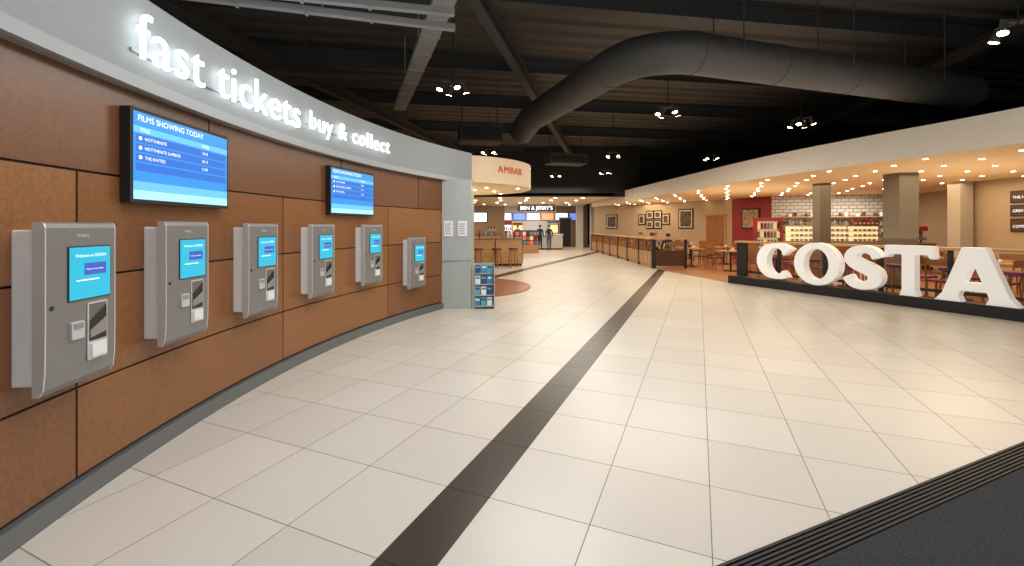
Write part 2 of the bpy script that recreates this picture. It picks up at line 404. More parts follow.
# ------------------------------------------------------------ shell
mb=MB()
vs=[];fs=[]
ang=rad(9); ca,sa=math.cos(ang),math.sin(ang)
yy=-26.0
prof=[]
while yy<62:
    prof+= [(yy,6.0),(yy+.22,6.0),(yy+.26,6.08),(yy+.50,6.08)]; yy+=.56
for (y,z) in prof:
    for x in(-30,45): vs.append((x*ca-y*sa,x*sa+y*ca,z))
for i in range(len(prof)-1): fs.append((2*i,2*i+1,2*i+3,2*i+2))
mb.add(vs,fs,M_deck); o=mb.build('ceiling'); struct(o,'dark corrugated metal deck ceiling','ceiling')
def wall(name,p,q,z0,z1,m,label,th=.15,left=True):
    p=Vector((p[0],p[1],0));q=Vector((q[0],q[1],0));dd=(q-p);L=dd.length;rz=math.atan2(dd.y,dd.x)
    o=MB().box(0,L,0,th,z0,z1,m).build(name,loc=p,rz=rz); return struct(o,label,'wall')
wall('wall_west',(-8.8,-4),(-8.8,41),0,6.2,M_dark,'dark side wall')
wall('wall_back',(-9,40.5),(20,40.5),0,6.2,M_dark,'dark far wall')
wall('wall_east',(19.5,41),(19.5,-4),0,6.2,M_dark,'dark side wall')

def beam(p,q,h=.4,w=.2,m=None):
    m=m or M_beam; p=Vector(p);q=Vector(q);dd=q-p;L=dd.length;rz=math.atan2(dd.y,dd.x)
    mb=MB().box(0,L,-w/2,w/2,0,.03,m).box(0,L,-w/2,w/2,h-.03,h,m).box(0,L,-.012,.012,.03,h-.03,m)
    o=mb.build('steel_beam',loc=p,rz=rz); tag(o,'dark painted steel roof beam under deck','beam','roof beams')
for y in(4.5,8,11.5,15,19,24,31):
    beam((-8.6,y-1.5,5.58),(19,y+3,5.58),.4,.24)
for x in(-5,0.5,10.5):
    beam((x-3,-1,5.26),(x+6,38,5.26),.30,.2)
def tray(p,q,w=.3,m=M_galv,hg=(.3,.6),solid=False):
    p=Vector(p);q=Vector(q);dd=q-p;L=dd.length;rz=math.atan2(dd.y,dd.x)
    mb=MB().box(0,L,-w/2,-w/2+.02,0,.09,m).box(0,L,w/2-.02,w/2,0,.09,m)
    if solid:
        mb.box(0,L,-w/2+.02,w/2-.02,0,.01,m)
        for k in range(int(L/.9)): mb.box(k*.9,k*.9+.04,-w/2-.01,w/2+.01,-.02,0,m)
    else:
        n=int(L/.25)
        for k in range(n): mb.box(k*.25,k*.25+.05,-w/2+.02,w/2-.02,0,.015,m)
    for f in hg: mb.box(L*f,L*f+.02,-w/2,-w/2+.02,.08,5.98-p.z,m).box(L*f,L*f+.02,w/2-.02,w/2,.08,5.98-p.z,m)
    o=mb.build('cable_tray',loc=p,rz=rz); tag(o,'light grey steel cable tray hung from ceiling','cable tray','cable trays')
M_tray=mat('tray_grey',(.36,.37,.37),.5,.2)
tray((-5.6,5.65,4.7),(-.9,6.95,4.7),.10,M_tray,solid=True); tray((-3.8,5.86,4.72),(-.85,6.5,4.72),.10,M_tray,solid=True)
tray((-.85,6.2,5.02),(-3.3,12.9,5.02),.34,M_tray,solid=True)
tray((-7.5,9.6,5.0),(-2.9,10.4,5.0),.2,M_beam)
def unit(c,s,rz=0):
    mb=MB().box(-s[0]/2,s[0]/2,-s[1]/2,s[1]/2,0,s[2],M_beam)
    for k in range(6): mb.box(-s[0]/2+.05,s[0]/2-.05,-s[1]/2-.02,-s[1]/2,.08+k*(s[2]-.16)/6,.1+k*(s[2]-.16)/6,M_dark)
    for sx in(-1,1): mb.box(sx*(s[0]/2-.1)-.015,sx*(s[0]/2-.1)+.015,-.02,.02,s[2],5.98-c[2],M_beam)
    o=mb.build('air_handling_unit',loc=c,rz=rz); tag(o,'black ceiling hung air handling unit with grille','air unit','air units')
unit((-1.0,13.6,4.2),(1.3,.8,.5),.2); unit((2.2,18.0,4.15),(1.6,.8,.4),.3)
A0=Vector((.25,12.1,4.2)); A1=Vector((.5,11.3,4.40)); A2_=Vector((1.75,7.85,4.42))
pts=[A0,A0.lerp(A1,.5),A1]+[A1.lerp(A2_,k/5) for k in range(1,6)]
el=[]
E0,E1,E2=A2_,Vector((2.05,7.0,4.42)),Vector((2.95,7.15,4.42))
for k in range(1,8):
    t=k/8; el.append((1-t)**2*E0+2*t*(1-t)*E1+t*t*E2)
END=Vector((9.6,9.25,4.42))
path=pts+el+[E2,END]
DR=.33
e=thing('air_duct','large round dark grey ventilation duct with elbow','air duct',(0,0,0))
MB().tube(path,DR,M_duct,seg=28).build('duct_pipe',parent=e)
dd=(END-E2).normalized()
for k in range(5):
    p=E2+(END-E2)*(.0+k*.245); MB().cyl(p-dd*.01,p+dd*.01,DR+.008,M_duct,seg=28).build('duct_flange',parent=e)
for p,q in((pts[2],pts[3]),(pts[5],pts[6]),(pts[7],el[0])):
    q=(q-p).normalized(); MB().cyl(p-q*.01,p+q*.01,DR+.008,M_duct,seg=28).build('duct_flange',parent=e)
for k in(0.1,.45,.8):
    p=E2+(END-E2)*k
    for s in(-DR,DR): MB().cyl((p.x-dd.y*s,p.y+dd.x*s,4.42),(p.x-dd.y*s,p.y+dd.x*s,5.98),.012,M_beam,seg=6).build('duct_hanger',parent=e)

def spots(loc,top):
    e=thing('spotlight_cluster','black hanging bracket with four lit spotlights','spotlight',loc,random.random(),'hanging spotlight clusters')
    MB().cyl((0,0,.1),(0,0,top-loc[2]),.012,M_black,seg=6).build('rod',parent=e)
    MB().box(-.25,.25,-.02,.02,.08,.12,M_beam).box(-.02,.02,-.25,.25,.08,.12,M_beam).build('bracket',parent=e)
    for k in range(4):
        a=k*math.pi/2; x,y=.21*math.cos(a),.21*math.sin(a); dx,dy=.06*math.cos(a+.5),.06*math.sin(a+.5)
        MB().cyl((x,y,.08),(x+dx,y+dy,-.08),.04,M_beam,r2=.06,seg=14,caps=False).cyl((x+dx*.95,y+dy*.95,-.072),(x+dx*1.02,y+dy*1.02,-.085),.056,M_lampw,seg=14).build('lamp_head',parent=e)
    return e
SP=[(-1.14,8.5,4.3),(3.65,10.3,4.3),(7.5,11.4,4.3),(6.9,6.0,4.3),(-.8,15.4,4.25),(3.8,16.5,4.3),(4.6,21.6,4.3),(8,17.7,4.4),(.5,19,4.2),(2.2,22,4.2)]
for p in SP: spots(p,5.98)

# ------------------------------------------------------------ bar canopy, floor, counter
M_canopy=mat('canopy_cream',(.85,.66,.43),.6)
M_red=mat('orange_red_letter',(.75,.12,.03),.5)
BC=(-1.6,11.8); BR=2.1
mb=MB().cyl((BC[0],BC[1],2.60),(BC[0],BC[1],3.20),BR,M_canopy,seg=96)
o=mb.build('ceiling',); struct(o,'round cream canopy over bar','ceiling')
mb=MB()
def fnb2(v):
    a0=rad(-53); a=a0+v.x/(BR+.02); return Vector((BC[0]+(BR+.02+v.z)*math.cos(a),BC[1]+(BR+.02+v.z)*math.sin(a),2.86+v.y))
mb.text('AMBAR',.22,M_red,fn=fnb2,ext=.006,off=0,width=.85,sp=1.15)
o=mb.build('bar_sign'); tag(o,'orange red capital letters on round cream canopy','sign')
M_woodf=wood('wood_floor',(.20,.065,.03),(.30,.11,.05),.3)
MB().cyl((BC[0],BC[1],0),(BC[0],BC[1],.012),BR,M_woodf,seg=72).build('floor')
struct(bpy.data.objects['floor.001'],'round dark timber floor area under bar canopy','floor')
M_ring=mat('floor_ring',(.35,.09,.05),.4)
mb=MB()
for k in range(72):
    a=2*math.pi*k/72;b=2*math.pi*(k+1)/72
    mb.add([(BC[0]+r*math.cos(t),BC[1]+r*math.sin(t),.014) for r,t in((BR-.08,a),(BR,a),(BR,b),(BR-.08,b))],[(0,1,2,3)],M_ring)
struct(mb.build('trim_2'),'red floor edging ring','trim')

def downlight(loc,group,r=.05,m=None):
    e=thing('downlight','small round warm recessed ceiling downlight','downlight',loc,0,group)
    MB().cyl((0,0,-.008),(0,0,0.0),r*1.3,M_galv,seg=12).build('trim_ring',parent=e)
    MB().cyl((0,0,-.014),(0,0,-.008),r,m or M_lamp,seg=12).build('lens',parent=e)
    return e
for r in range(3):
    for k in range(6): a=k*math.pi/3+r*.4; downlight((BC[0]+(.6+.6*r)*math.cos(a),BC[1]+(.6+.6*r)*math.sin(a),2.60),'canopy downlights',.04)

def counter(loc,rz,L,Dp,Hh,mf,mt,label,name='bar_counter',group=None):
    e=thing(name,label,'counter',loc,rz,group)
    mb=MB().box(0,L,.04,Dp,.1,Hh-.05,mf).box(.03,L-.03,.08,Dp,0,.1,M_black)
    n=max(2,int(L/.9))
    for k in range(n+1): mb.box(max(0,k*L/n-.02),min(L,k*L/n+.02),.025,.04,.1,Hh-.05,M_woodd)
    mb.build('body',parent=e)
    MB().box(-.03,L+.03,0,Dp+.03,Hh-.05,Hh,mt).build('worktop',parent=e)
    return e
counter((-1.8,17.6,0),rad(12),2.3,.7,1.15,M_woodl,M_woodm,'orange timber bar counter with dark top')
counter((-5.5,15.5,0),rad(10),3.6,.7,1.15,M_woodl,M_woodm,'orange timber bar counter under canopy')
M_amb=mat('bottle_amber',(.4,.15,.03),.2)
for k,(t,c) in enumerate(((.3,M_amb),(.55,M_maroon),(.8,cols[1]),(1.5,M_amb),(1.75,M_white),(2.0,M_maroon))):
    x=-1.8+math.cos(rad(12))*t-math.sin(rad(12))*.35; y=17.6+math.sin(rad(12))*t+math.cos(rad(12))*.35
    o=MB().cyl((0,0,0),(0,0,.2),.045,c).cyl((0,0,.2),(0,0,.3),.045,c,r2=.015).cyl((0,0,.3),(0,0,.33),.017,M_black).build('bottle',loc=(x,y,1.15)); tag(o,'coloured glass bottle on bar counter','bottle','bottles on bar counter')
def beer_tap(x,y):
    e=thing('beer_tap','chrome beer font with black handles on bar counter','beer tap',(x,y,1.15),rad(12))
    MB().cyl((0,0,0),(0,0,.3),.035,M_galv).box(-.2,.2,-.04,.04,.3,.37,M_galv).build('column',parent=e)
    for s in(-.13,0,.13): MB().cyl((s,0,.37),(s,-.01,.5),.014,M_black,r2=.02).build('handle',parent=e)
beer_tap(-.85,18.15)

# ------------------------------------------------------------ far concession zone
M_menu=[mat('menu_orange',(.8,.3,.1),.4,emit=(1,.35,.1),es=1.2,var=.5,scale=9),mat('menu_white',(.8,.8,.8),.4,emit=(.9,.9,1),es=1.5,var=.3,scale=9),
 mat('menu_blue',(.1,.2,.6),.4,emit=(.15,.3,1),es=1.2,var=.4,scale=9),mat('menu_red',(.6,.05,.05),.4,emit=(.9,.08,.05),es=1.0,var=.4,scale=9)]
M_fwall=mat('far_wall_warm',(.30,.20,.12),.6)
M_fwhite=mat('far_wall_white',(.7,.68,.64),.5)
struct(MB().box(-8,-.6,36,36.2,0,3.4,M_fwall).box(-.6,3.6,36,36.2,0,3.4,M_fwhite).box(3.6,6.2,36,36.2,0,3.4,M_fwall).build('wall_concession'),'warm painted wall behind kiosks','wall')
struct(MB().box(-8,5.6,24,36,3.3,3.45,M_canopy).build('ceiling'),'lowered tan ceiling over refreshment zone','ceiling')
struct(MB().box(-8.6,7,24.0,24.2,3.25,6.1,M_dark).build('wall_bulkhead'),'black bulkhead above refreshment zone','wall')
for yy in(25.5,28,30.5,33):
    for xx in(-2.4,-.8,.8,2.4,4): downlight((xx+.3*math.sin(yy),yy,3.3),'refreshment zone downlights',.09)
def menuboard(x,z,w,h,m,y=35.99,name='menu_board'):
    mb=MB().box(-w/2,w/2,-.05,0,-h/2,h/2,M_black).box(-w/2+.04,w/2-.04,-.06,-.05,-h/2+.04,h/2-.04,m)
    for k in range(4): mb.box(-w/2+.1,w/2-.1-(k%2)*.2,-.065,-.06,h/2-.15-k*(h-.2)/4,h/2-.11-k*(h-.2)/4,M_white)
    o=mb.build(name,loc=(x,y,z)); tag(o,'lit menu screen on wall above counter','menu board','menu screens')
for i in range(9): menuboard(-4+i*1.15,2.45,1.05,.62,M_menu[[0,3,0,1,2,1,0,1,2][i]])
for i in range(3): menuboard(-3.0+.75*i,2.05,.7,.5,M_menu[(0,3,1)[i]],y=20.64)
struct(MB().box(-6,-.35,20.65,20.8,0,2.56,M_fwall).build('wall_bar'),'warm wall behind bar','wall')
e=thing('shop_sign','dark hanging board with white capital lettering','sign',(1.75,31.5,2.72))
MB().box(-1.35,1.35,0,.1,0,.5,M_blackg).build('board',parent=e)
MB().text("BEN & JERRY'S",.36,M_wtxt,M=Matrix.Translation((0,-.01,.12))@UP,align='CENTER',off=.008,width=2.3).build('lettering',parent=e)
for x in(-1.1,1.1): MB().cyl((x,.05,.5),(x,.05,.58),.02,M_black).build('hanger',parent=e)
M_pale=mat('pale_counter',(.5,.47,.43),.4)
counter((-.2,31,0),0,3.8,.8,1.1,M_pale,M_white,'pale refreshment counter with white top','refreshment_counter')
counter((-5,30,0),0,4.2,.8,1.1,M_woodl,M_white,'timber fronted refreshment counter with white top','refreshment_counter')
def popcorn(loc,c):
    e=thing('popcorn_machine','lit glass popcorn warmer standing on counter','popcorn machine',loc,0,'popcorn machines')
    MB().box(-.35,.35,-.25,.25,0,.12,c).build('base',parent=e); MB().box(-.35,.35,-.25,.25,.62,.8,c).build('roof',parent=e)
    MB().box(-.33,.33,-.23,.23,.12,.62,mat('popcorn_glow',(.9,.6,.25),.6,emit=(1,.6,.2),es=1.3,var=.5,scale=20)).build('popcorn',parent=e)
    for x in(-.33,.33): MB().box(x-.01,x+.01,-.24,.24,.12,.62,M_galv).build('frame',parent=e)
for i,x in enumerate((-4.4,-3.3,-2.0,.4,2.9)): popcorn((x,31.4 if x>0 else 30.4,1.1),M_maroon if i%2 else M_galv)
def cooler(x,y,rz,c):
    e=thing('drinks_cooler','tall lit drinks cooler with glass door','fridge',(x,y,0),rz,'drinks coolers')
    MB().box(-.4,.4,-.3,.35,0,.25,c).box(-.4,.4,.3,.35,.25,1.75,c).box(-.4,-.36,-.3,.3,.25,1.75,c).box(.36,.4,-.3,.3,.25,1.75,c).box(-.4,.4,-.3,.35,1.75,2.05,c).build('cabinet',parent=e)
    MB().box(-.36,.36,.27,.3,.25,1.75,M_menu[1]).build('back_light',parent=e)
    for k in range(4): MB().box(-.36,.36,-.2,.27,.25+.37*k,.27+.37*k,M_galv).build('shelf',parent=e)
    for k in range(4):
        for j in range(5):
            cc=[M_maroon,M_menu[0],M_woodl,cols[0],cols[1]][(k+j)%5]
            MB().cyl((-.28+.14*j,-.05,.27+.37*k),(-.28+.14*j,-.05,.45+.37*k),.045,cc,seg=8).cyl((-.28+.14*j,-.05,.45+.37*k),(-.28+.14*j,-.05,.52+.37*k),.045,cc,r2=.015,seg=8).build('bottle',parent=e)
cooler(-2.9,26.5,rad(-20),M_maroon); cooler(3.2,34.6,0,cols[3]); cooler(-1.9,26.9,rad(-20),cols[3]); cooler(-.4,33,0,M_maroon)
def gondola(x,y,rz):
    e=thing('sweet_stand','timber stand of coloured sweet dispensers','display stand',(x,y,0),rz,'sweet stands')
    MB().box(-.7,.7,-.3,.3,0,.5,M_woodl).build('base',parent=e)
    MB().box(-.7,.7,.2,.3,.5,1.4,cols[3]).build('back_panel',parent=e)
    for r in range(3):
        for c in range(6):
            m=[M_menu[0],M_maroon,cols[1],M_woodl,M_menu[3],cols[0]][(r*2+c)%6]
            MB().box(-.66+.22*c,-.48+.22*c,-.1+.1*r,.18,.52+.28*r,.74+.28*r,m,bev=.02).build('dispenser',parent=e)
gondola(-.7,22.6,rad(15)); gondola(.9,27.0,rad(5)); gondola(-2.6,23.6,rad(10))
tag(MB().box(-3.2,-.5,20.35,20.65,1.1,1.15,M_woodl).build('bar_shelf'),'timber shelf on wall behind bar','shelf')
for k in range(10):
    x=-3.0+.25*k
    o=MB().cyl((0,0,0),(0,0,.2),.035,M_amb).cyl((0,0,.2),(0,0,.3),.035,M_amb,r2=.012).build('bottle',loc=(x,20.5,1.15)); tag(o,'amber glass bottle on bar shelf','bottle','bar bottles')
M_wcol=mat('white_plaster',(.66,.62,.56),.6)
struct(MB().box(5.0,5.5,34,34.5,0,3.4,M_wcol).build('wall_pier'),'white square pillar','wall')
struct(MB().box(6.0,6.5,33.5,34,0,3.4,M_wcol).build('wall_pier'),'white square pillar','wall')
struct(MB().box(3.9,4.8,35.9,36,0,2.3,M_black).box(3.82,3.9,35.88,36,0,2.38,M_woodl).box(4.8,4.88,35.88,36,0,2.38,M_woodl).box(3.82,4.88,35.88,36,2.3,2.38,M_woodl).build('door_1'),'dark doorway in far wall','door')

# ------------------------------------------------------------ coffee shop shell
fc=[(9.2,3.0),(8.5,7.3),(7.75,9.9),(7.1,13),(6.75,17),(6.25,23),(5.6,31)]
cur=catmull([(p[0],p[1],0) for p in fc],8)
M_soff=mat('soffit_cream',(.88,.71,.46),.65); M_fas2=mat('fascia_cream',(.88,.80,.68),.55)
mb=MB(); vs=[];fs=[];n=len(cur)
for p in cur: vs+=[(p.x,p.y,3.0),(p.x,p.y,3.6),(19.4,p.y,3.0),(19.4,p.y,3.6)]
mb.add(vs,[(4*i,4*i+1,4*i+5,4*i+4) for i in range(n-1)],M_fas2,smooth=True)
mb.add(vs,[(4*i,4*i+4,4*i+6,4*i+2) for i in range(n-1)],M_soff)
mb.add(vs,[(4*i+1,4*i+3,4*i+7,4*i+5) for i in range(n-1)]+[(0,2,3,1)],M_dark)
struct(mb.build('ceiling'),'curved cream bulkhead and soffit over coffee shop','ceiling')
def cx(y):
    for a,b in zip(cur[:-1],cur[1:]):
        if a.y<=y<=b.y: return a.x+(b.x-a.x)*(y-a.y)/(b.y-a.y)
    return cur[-1].x
for i in range(22):
    y=7.0+1.0*i
    for k in range(6):
        x=cx(y)+.45+1.15*k+(i%2)*.5
        if x<14 and y<21+ (9-(x-5.6)*1.4 if x<11 else 0): downlight((x,y,3.0),'coffee shop downlights',.042)
M_beige=mat('beige_wall',(.42,.32,.20),.6)
wall('wall_coffee_north',(5.7,30.5),(11,22),0,3.0,M_beige,'beige plaster wall with pictures')
wall('wall_coffee_red',(11,22),(11.8,20),0,3.0,M_maroon,'maroon painted wall')
mt=bpy.data.materials.new('white_metro_tiles'); mt.use_nodes=True; nt=mt.node_tree; bk=nt.nodes.new('ShaderNodeTexBrick')
bk.inputs['Color1'].default_value=(.52,.52,.48,1); bk.inputs['Color2'].default_value=(.62,.61,.57,1); bk.inputs['Mortar'].default_value=(.10,.095,.09,1)
bk.inputs['Scale'].default_value=1.0; bk.inputs['Brick Width'].default_value=.3; bk.inputs['Row Height'].default_value=.15; bk.inputs['Mortar Size'].default_value=.012
tcn=nt.nodes.new('ShaderNodeTexCoord'); mpn=nt.nodes.new('ShaderNodeMapping'); mpn.inputs['Rotation'].default_value=(rad(90),0,0)
nt.links.new(tcn.outputs['Object'],mpn.inputs[0]); nt.links.new(mpn.outputs[0],bk.inputs['Vector']); nt.links.new(bk.outputs['Color'],nt.nodes['Principled BSDF'].inputs['Base Color']); nt.nodes['Principled BSDF'].inputs['Roughness'].default_value=.25
wall('wall_coffee_tiled',(11.8,20),(17,18.5),0,3.0,mt,'white metro tiled wall behind coffee counter')
wall('wall_coffee_corner',(17,18.5),(16.4,14.3),0,3.0,M_beige,'beige plaster wall')
wall('wall_coffee_return',(16.4,14.3),(14.3,14.2),0,3.0,M_beige,'beige plaster wall')
wall('wall_coffee_east',(14.3,14.2),(13.9,3),0,3.0,M_beige,'beige plaster wall with dark frames')
M_pc=mat('pillar_cream',(.46,.40,.32),.6)
struct(MB().box(13.75,14.15,13.5,13.9,0,3.0,M_pc).build('wall_pier'),'cream square pillar in coffee shop','wall')
M_colm=mat('taupe_column',(.13,.11,.085),.6)
struct(MB().box(9.95,10.45,11.3,11.8,0,3.0,M_colm).build('wall_column'),'taupe square column in coffee shop','wall')
struct(MB().box(9.8,10.15,14.0,14.35,0,3.0,M_colm).build('wall_column'),'taupe square column in coffee shop','wall')
pl=[(5.5,30.5),(5.4,17),(6.25,12.7),(8.75,7.3),(10.7,3),(13.9,3),(14.2,14),(17,18.5),(11.8,20),(11,22),(5.7,30.5)]
M_cf=wood('coffee_wood_floor',(.32,.12,.045),(.46,.20,.08),.3,(1,8,8))
struct(MB().add([(x,y,.008) for x,y in pl],[list(range(len(pl)))],M_cf).build('floor'),'warm timber floor of coffee shop','floor')

# ------------------------------------------------------------ giant letters + rail
ex=Vector((2.4,-5.2,0)).normalized(); RZ=math.atan2(ex.y,ex.x)
e=thing('letter_sign','giant white free-standing letters on black plinth','sign',(6.2,12.6,0),RZ)
MB().box(0,7.2,-.02,.34,0,.2,M_blackg).box(0,7.2,-.03,.34,.2,.215,M_black).build('plinth',parent=e)
ell=lambda cx_,cy_,rx,ry,n=40:[(cx_+rx*math.cos(2*math.pi*k/n),cy_+ry*math.sin(2*math.pi*k/n)) for k in range(n)]
Cc=[(.50+.34*math.cos(rad(a)),.5+.40*math.sin(rad(a))) for a in range(38,323,15)]
Cw=[.10+.15*abs(math.cos(rad(a)))**1.2+(.04 if a<50 or a>310 else 0) for a in range(38,323,15)]
LET={'C':[stroke(Cc,Cw,3)+[]],
'O':[ell(.52,.5,.52,.5),ell(.52,.5,.29,.37)],
'S':[stroke([(.66,.72),(.60,.84),(.44,.90),(.27,.84),(.21,.69),(.31,.57),(.48,.48),(.62,.37),(.60,.19),(.42,.10),(.24,.14),(.14,.28)],[.15,.15,.15,.18,.22,.24,.25,.24,.21,.16,.15,.16],5)],
'T':[[(.0,1),(-.02,.76),(.04,.76),(.09,.83),(.31,.83),(.31,.12),(.27,.0),(.57,0),(.53,.12),(.53,.83),(.75,.83),(.80,.76),(.86,.76),(.84,1)]],
'A':[[(.0,0),(.10,.14),(.37,1),(.67,1),(.96,.14),(1.06,0),(.68,0),(.72,.10),(.69,.21),(.34,.21),(.31,.10),(.35,0)],[(.39,.36),(.51,.74),(.64,.36)]]}
for ch,x0,w in(('C',.86,.96),('O',1.86,1.04),('S',2.95,.76),('T',3.74,.82),('A',4.56,1.12)):
    me=shape_mesh(LET[ch],.10,.006)
    xs=[v.co.x for v in me.vertices]; mn,mx=min(xs),max(xs)
    M=Matrix.Translation((x0,.12,.215))@UP
    mb=MB()
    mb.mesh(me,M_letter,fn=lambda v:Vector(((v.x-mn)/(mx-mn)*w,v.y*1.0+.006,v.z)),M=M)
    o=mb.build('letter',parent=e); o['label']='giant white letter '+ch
e=thing('partition','black framed low partition with light oak top rail','partition',(6.2,12.6,0),RZ)
for k in range(7): MB().box(k*1.15,k*1.15+.07,.42,.49,0,1.15,M_black).build('post',parent=e)
MB().box(-.02,.28,.36,.44,0,1.15,M_black).build('end_panel',parent=e)
MB().box(-.05,7.2,.30,.60,1.15,1.20,M_woodl,bev=.01).build('top_rail',parent=e)
MB().box(0,7.2,.43,.48,.30,.36,M_black).build('lower_rail',parent=e)

e=thing('partition','low timber partition with posts and oak rail','partition',(5.45,17,0),rad(90))
for k in range(8): MB().box(k*1.85,k*1.85+.1,-.05,.05,0,1.12,M_woodd).build('post',parent=e)
MB().box(-.05,13.1,-.12,.12,1.12,1.18,M_woodl).build('top_rail',parent=e)
for k in range(7): 
    mb=MB().box(k*1.85+.12,k*1.85+1.83,-.02,.02,.12,.62,M_woodl)
    for j in range(5): mb.box(k*1.85+.3+j*.34,k*1.85+.33+j*.34,-.03,.03,.12,1.12,M_woodm)
    mb.build('panel',parent=e)
e=thing('partition','short black panelled partition with oak rail','partition',(5.45,17,0),0)
for x in(0,1.2): MB().box(x,x+.1,-.05,.05,0,1.12,M_black).build('post',parent=e)
MB().box(.1,1.2,-.03,.03,.1,.7,M_woodd).build('panel',parent=e); MB().box(-.05,1.35,-.1,.1,1.12,1.17,M_woodl).build('top_rail',parent=e)

# ------------------------------------------------------------ furniture
def mk_chair(frame,seatm,label):
    e=thing('dining_chair',label,'chair',(0,0,0),0,'coffee shop chairs')
    MB().box(-.21,.21,-.21,.21,.43,.47,seatm).build('seat',parent=e)
    for x in(-.19,.19): MB().cyl((x,-.19,.43),(x*1.05,-.2,0),.018,frame,seg=8).build('leg',parent=e)
    for x in(-.19,.19): MB().cyl((x,.19,.43),(x*1.05,.23,0),.018,frame,seg=8).build('leg',parent=e)
    mb=MB()
    for x in(-.19,.19): mb.cyl((x,.19,.43),(x,.25,.92),.017,frame,seg=8)
    mb.box(-.2,.2,.225,.25,.78,.93,frame).box(-.2,.2,.21,.23,.60,.65,frame)
    mb.build('backrest',parent=e); return e
def mk_stool(seatm):
    e=thing('bar_stool','tall timber bar stool with padded purple seat','stool',(0,0,0),0,'coffee shop stools')
    MB().cyl((0,0,.70),(0,0,.77),.19,seatm,seg=20).build('seat',parent=e)
    for k in range(4):
        a=math.pi/4+k*math.pi/2; MB().cyl((.12*math.cos(a),.12*math.sin(a),.70),(.22*math.cos(a),.22*math.sin(a),0),.02,M_woodm,seg=8).build('leg',parent=e)
    pts=[(.185*math.cos(math.pi/4+k*math.pi/2),.185*math.sin(math.pi/4+k*math.pi/2),.25) for k in range(4)]
    mb=MB()
    for k in range(4): mb.cyl(pts[k],pts[(k+1)%4],.012,M_woodm,seg=6)
    mb.build('footrest',parent=e); return e
def mk_table(h=.75,w=.35):
    e=thing('cafe_table','square oak cafe table on black pedestal','table',(0,0,0),0,'coffee shop tables')
    MB().box(-w,w,-w,w,h-.04,h,M_woodl).build('tabletop',parent=e)
    MB().cyl((0,0,.03),(0,0,h-.04),.035,M_black,seg=12).build('pedestal',parent=e)
    MB().cyl((0,0,0),(0,0,.03),.22,M_black,seg=20).build('base',parent=e); return e
M_purp=mat('purple_upholstery',(.16,.03,.07),.7)
ch1=mk_chair(M_woodm,M_purp,'timber dining chair with dark red padded seat'); ch2=mk_chair(M_woodm,M_woodd,'warm wooden dining chair at cafe table')
st=mk_stool(M_purp); tb=mk_table()
first={}
def put(src,loc,rz=0):
    k=src.name
    if k not in first: src.location=loc; src.rotation_euler[2]=rz; first[k]=1; return src
    return dup(src,loc,rz)
SEATS=[]
def setting(x,y,r,ch,n=2):
    put(tb,(x,y,.008),r)
    for k in range(n):
        a=r+k*(2*math.pi/n); l=(x+math.sin(a)*.66,y-math.cos(a)*.66,.008); put(ch,l,a+math.pi); SEATS.append((l,a+math.pi))
setting(9.75,9.6,.4,ch1,4); setting(9.0,11.8,.6,ch1,4); setting(11.0,7.9,.2,ch1,4); setting(11.5,10.4,.5,ch1,4); setting(8.4,14.0,.3,ch1,4); setting(12.4,12.6,.3,ch1,2); setting(12.6,9.2,.1,ch1,2)
i0=len(SEATS)
setting(7.3,17.9,.2,ch2,4); setting(9.1,18.9,.5,ch2,4); setting(6.9,20.3,.1,ch2,4); setting(6.9,22.6,.1,ch2,4); setting(6.7,25.0,.3,ch2,4); setting(6.6,27.2,.3,ch2,2); setting(9.7,16.4,.3,ch2,4); setting(8.9,22,.3,ch2,2); setting(7.9,15.9,.5,ch2,2)
for s in(.9,1.8,2.7,3.6,4.5,5.4):
    p=Vector((6.2,12.6,0))+ex*s+Vector((.908,.419,0))*.85; put(st,(p.x,p.y,.008),s)
for k,(x,y) in enumerate(((-1.3,17.1),(-.6,17.25),(.05,17.4))): put(st,(x,y,0),k)
k=0
for o in [o for o in COL.objects if o.name.startswith('cafe_table')]:
    x,y,z=o.location; k+=1
    m=MB().cyl((0,0,0),(0,0,.012),.04,M_white,r2=.075,seg=14).cyl((0,0,.012),(0,0,.075),.028,M_white,r2=.042,seg=14).tube([(.04,0,.06),(.062,0,.052),(.06,0,.034),(.034,0,.026)],.005,M_white,seg=6).build('coffee_cup',loc=(x+.12,y+.08,.759)); tag(m,'white coffee cup and saucer on cafe table','cup','cups on cafe tables')
    m=MB().box(-.04,.04,-.02,.02,0,.12,M_woodd).box(-.035,.035,-.021,.021,.03,.11,M_maroon).build('table_menu',loc=(x-.12,y-.05,.759),rz=k); tag(m,'small maroon menu block on cafe table','menu','menu blocks on tables')
# ------------------------------------------------------------ pictures on beige wall
M_pic=[mat('print_sepia',(.35,.24,.14),.6,var=.8,scale=5),mat('print_dark',(.08,.05,.03),.6,var=.9,scale=6),mat('print_cream',(.6,.5,.36),.6,var=.5,scale=5)]
W0=Vector((5.7,30.5,0)); W1=Vector((11,22,0)); wd=(W1-W0).normalized(); wr=math.atan2(wd.y,wd.x); wn=Vector((wd.y,-wd.x,0)); wn=wn if wn.x<0 else -wn
def wall_s(u):
    r=(u-512)/F
    return (r*W0.y-W0.x)/(wd.x-r*wd.y)
def picture(u,z,w,h,k,lab='black framed sepia picture on beige wall'):
    p=W0+wd*wall_s(u)+wn*.005
    mb=MB().box(-w/2,w/2,-.03,.0,-h/2,h/2,M_black); mb.box(-w/2+.07,w/2-.07,-.034,-.03,-h/2+.07,h/2-.07,M_pic[2]); mb.box(-w/2+.13,w/2-.13,-.038,-.034,-h/2+.13,h/2-.13,M_pic[1])
    o=mb.build('picture_frame',loc=(p.x,p.y,z),rz=wr); tag(o,lab,'picture','framed pictures')
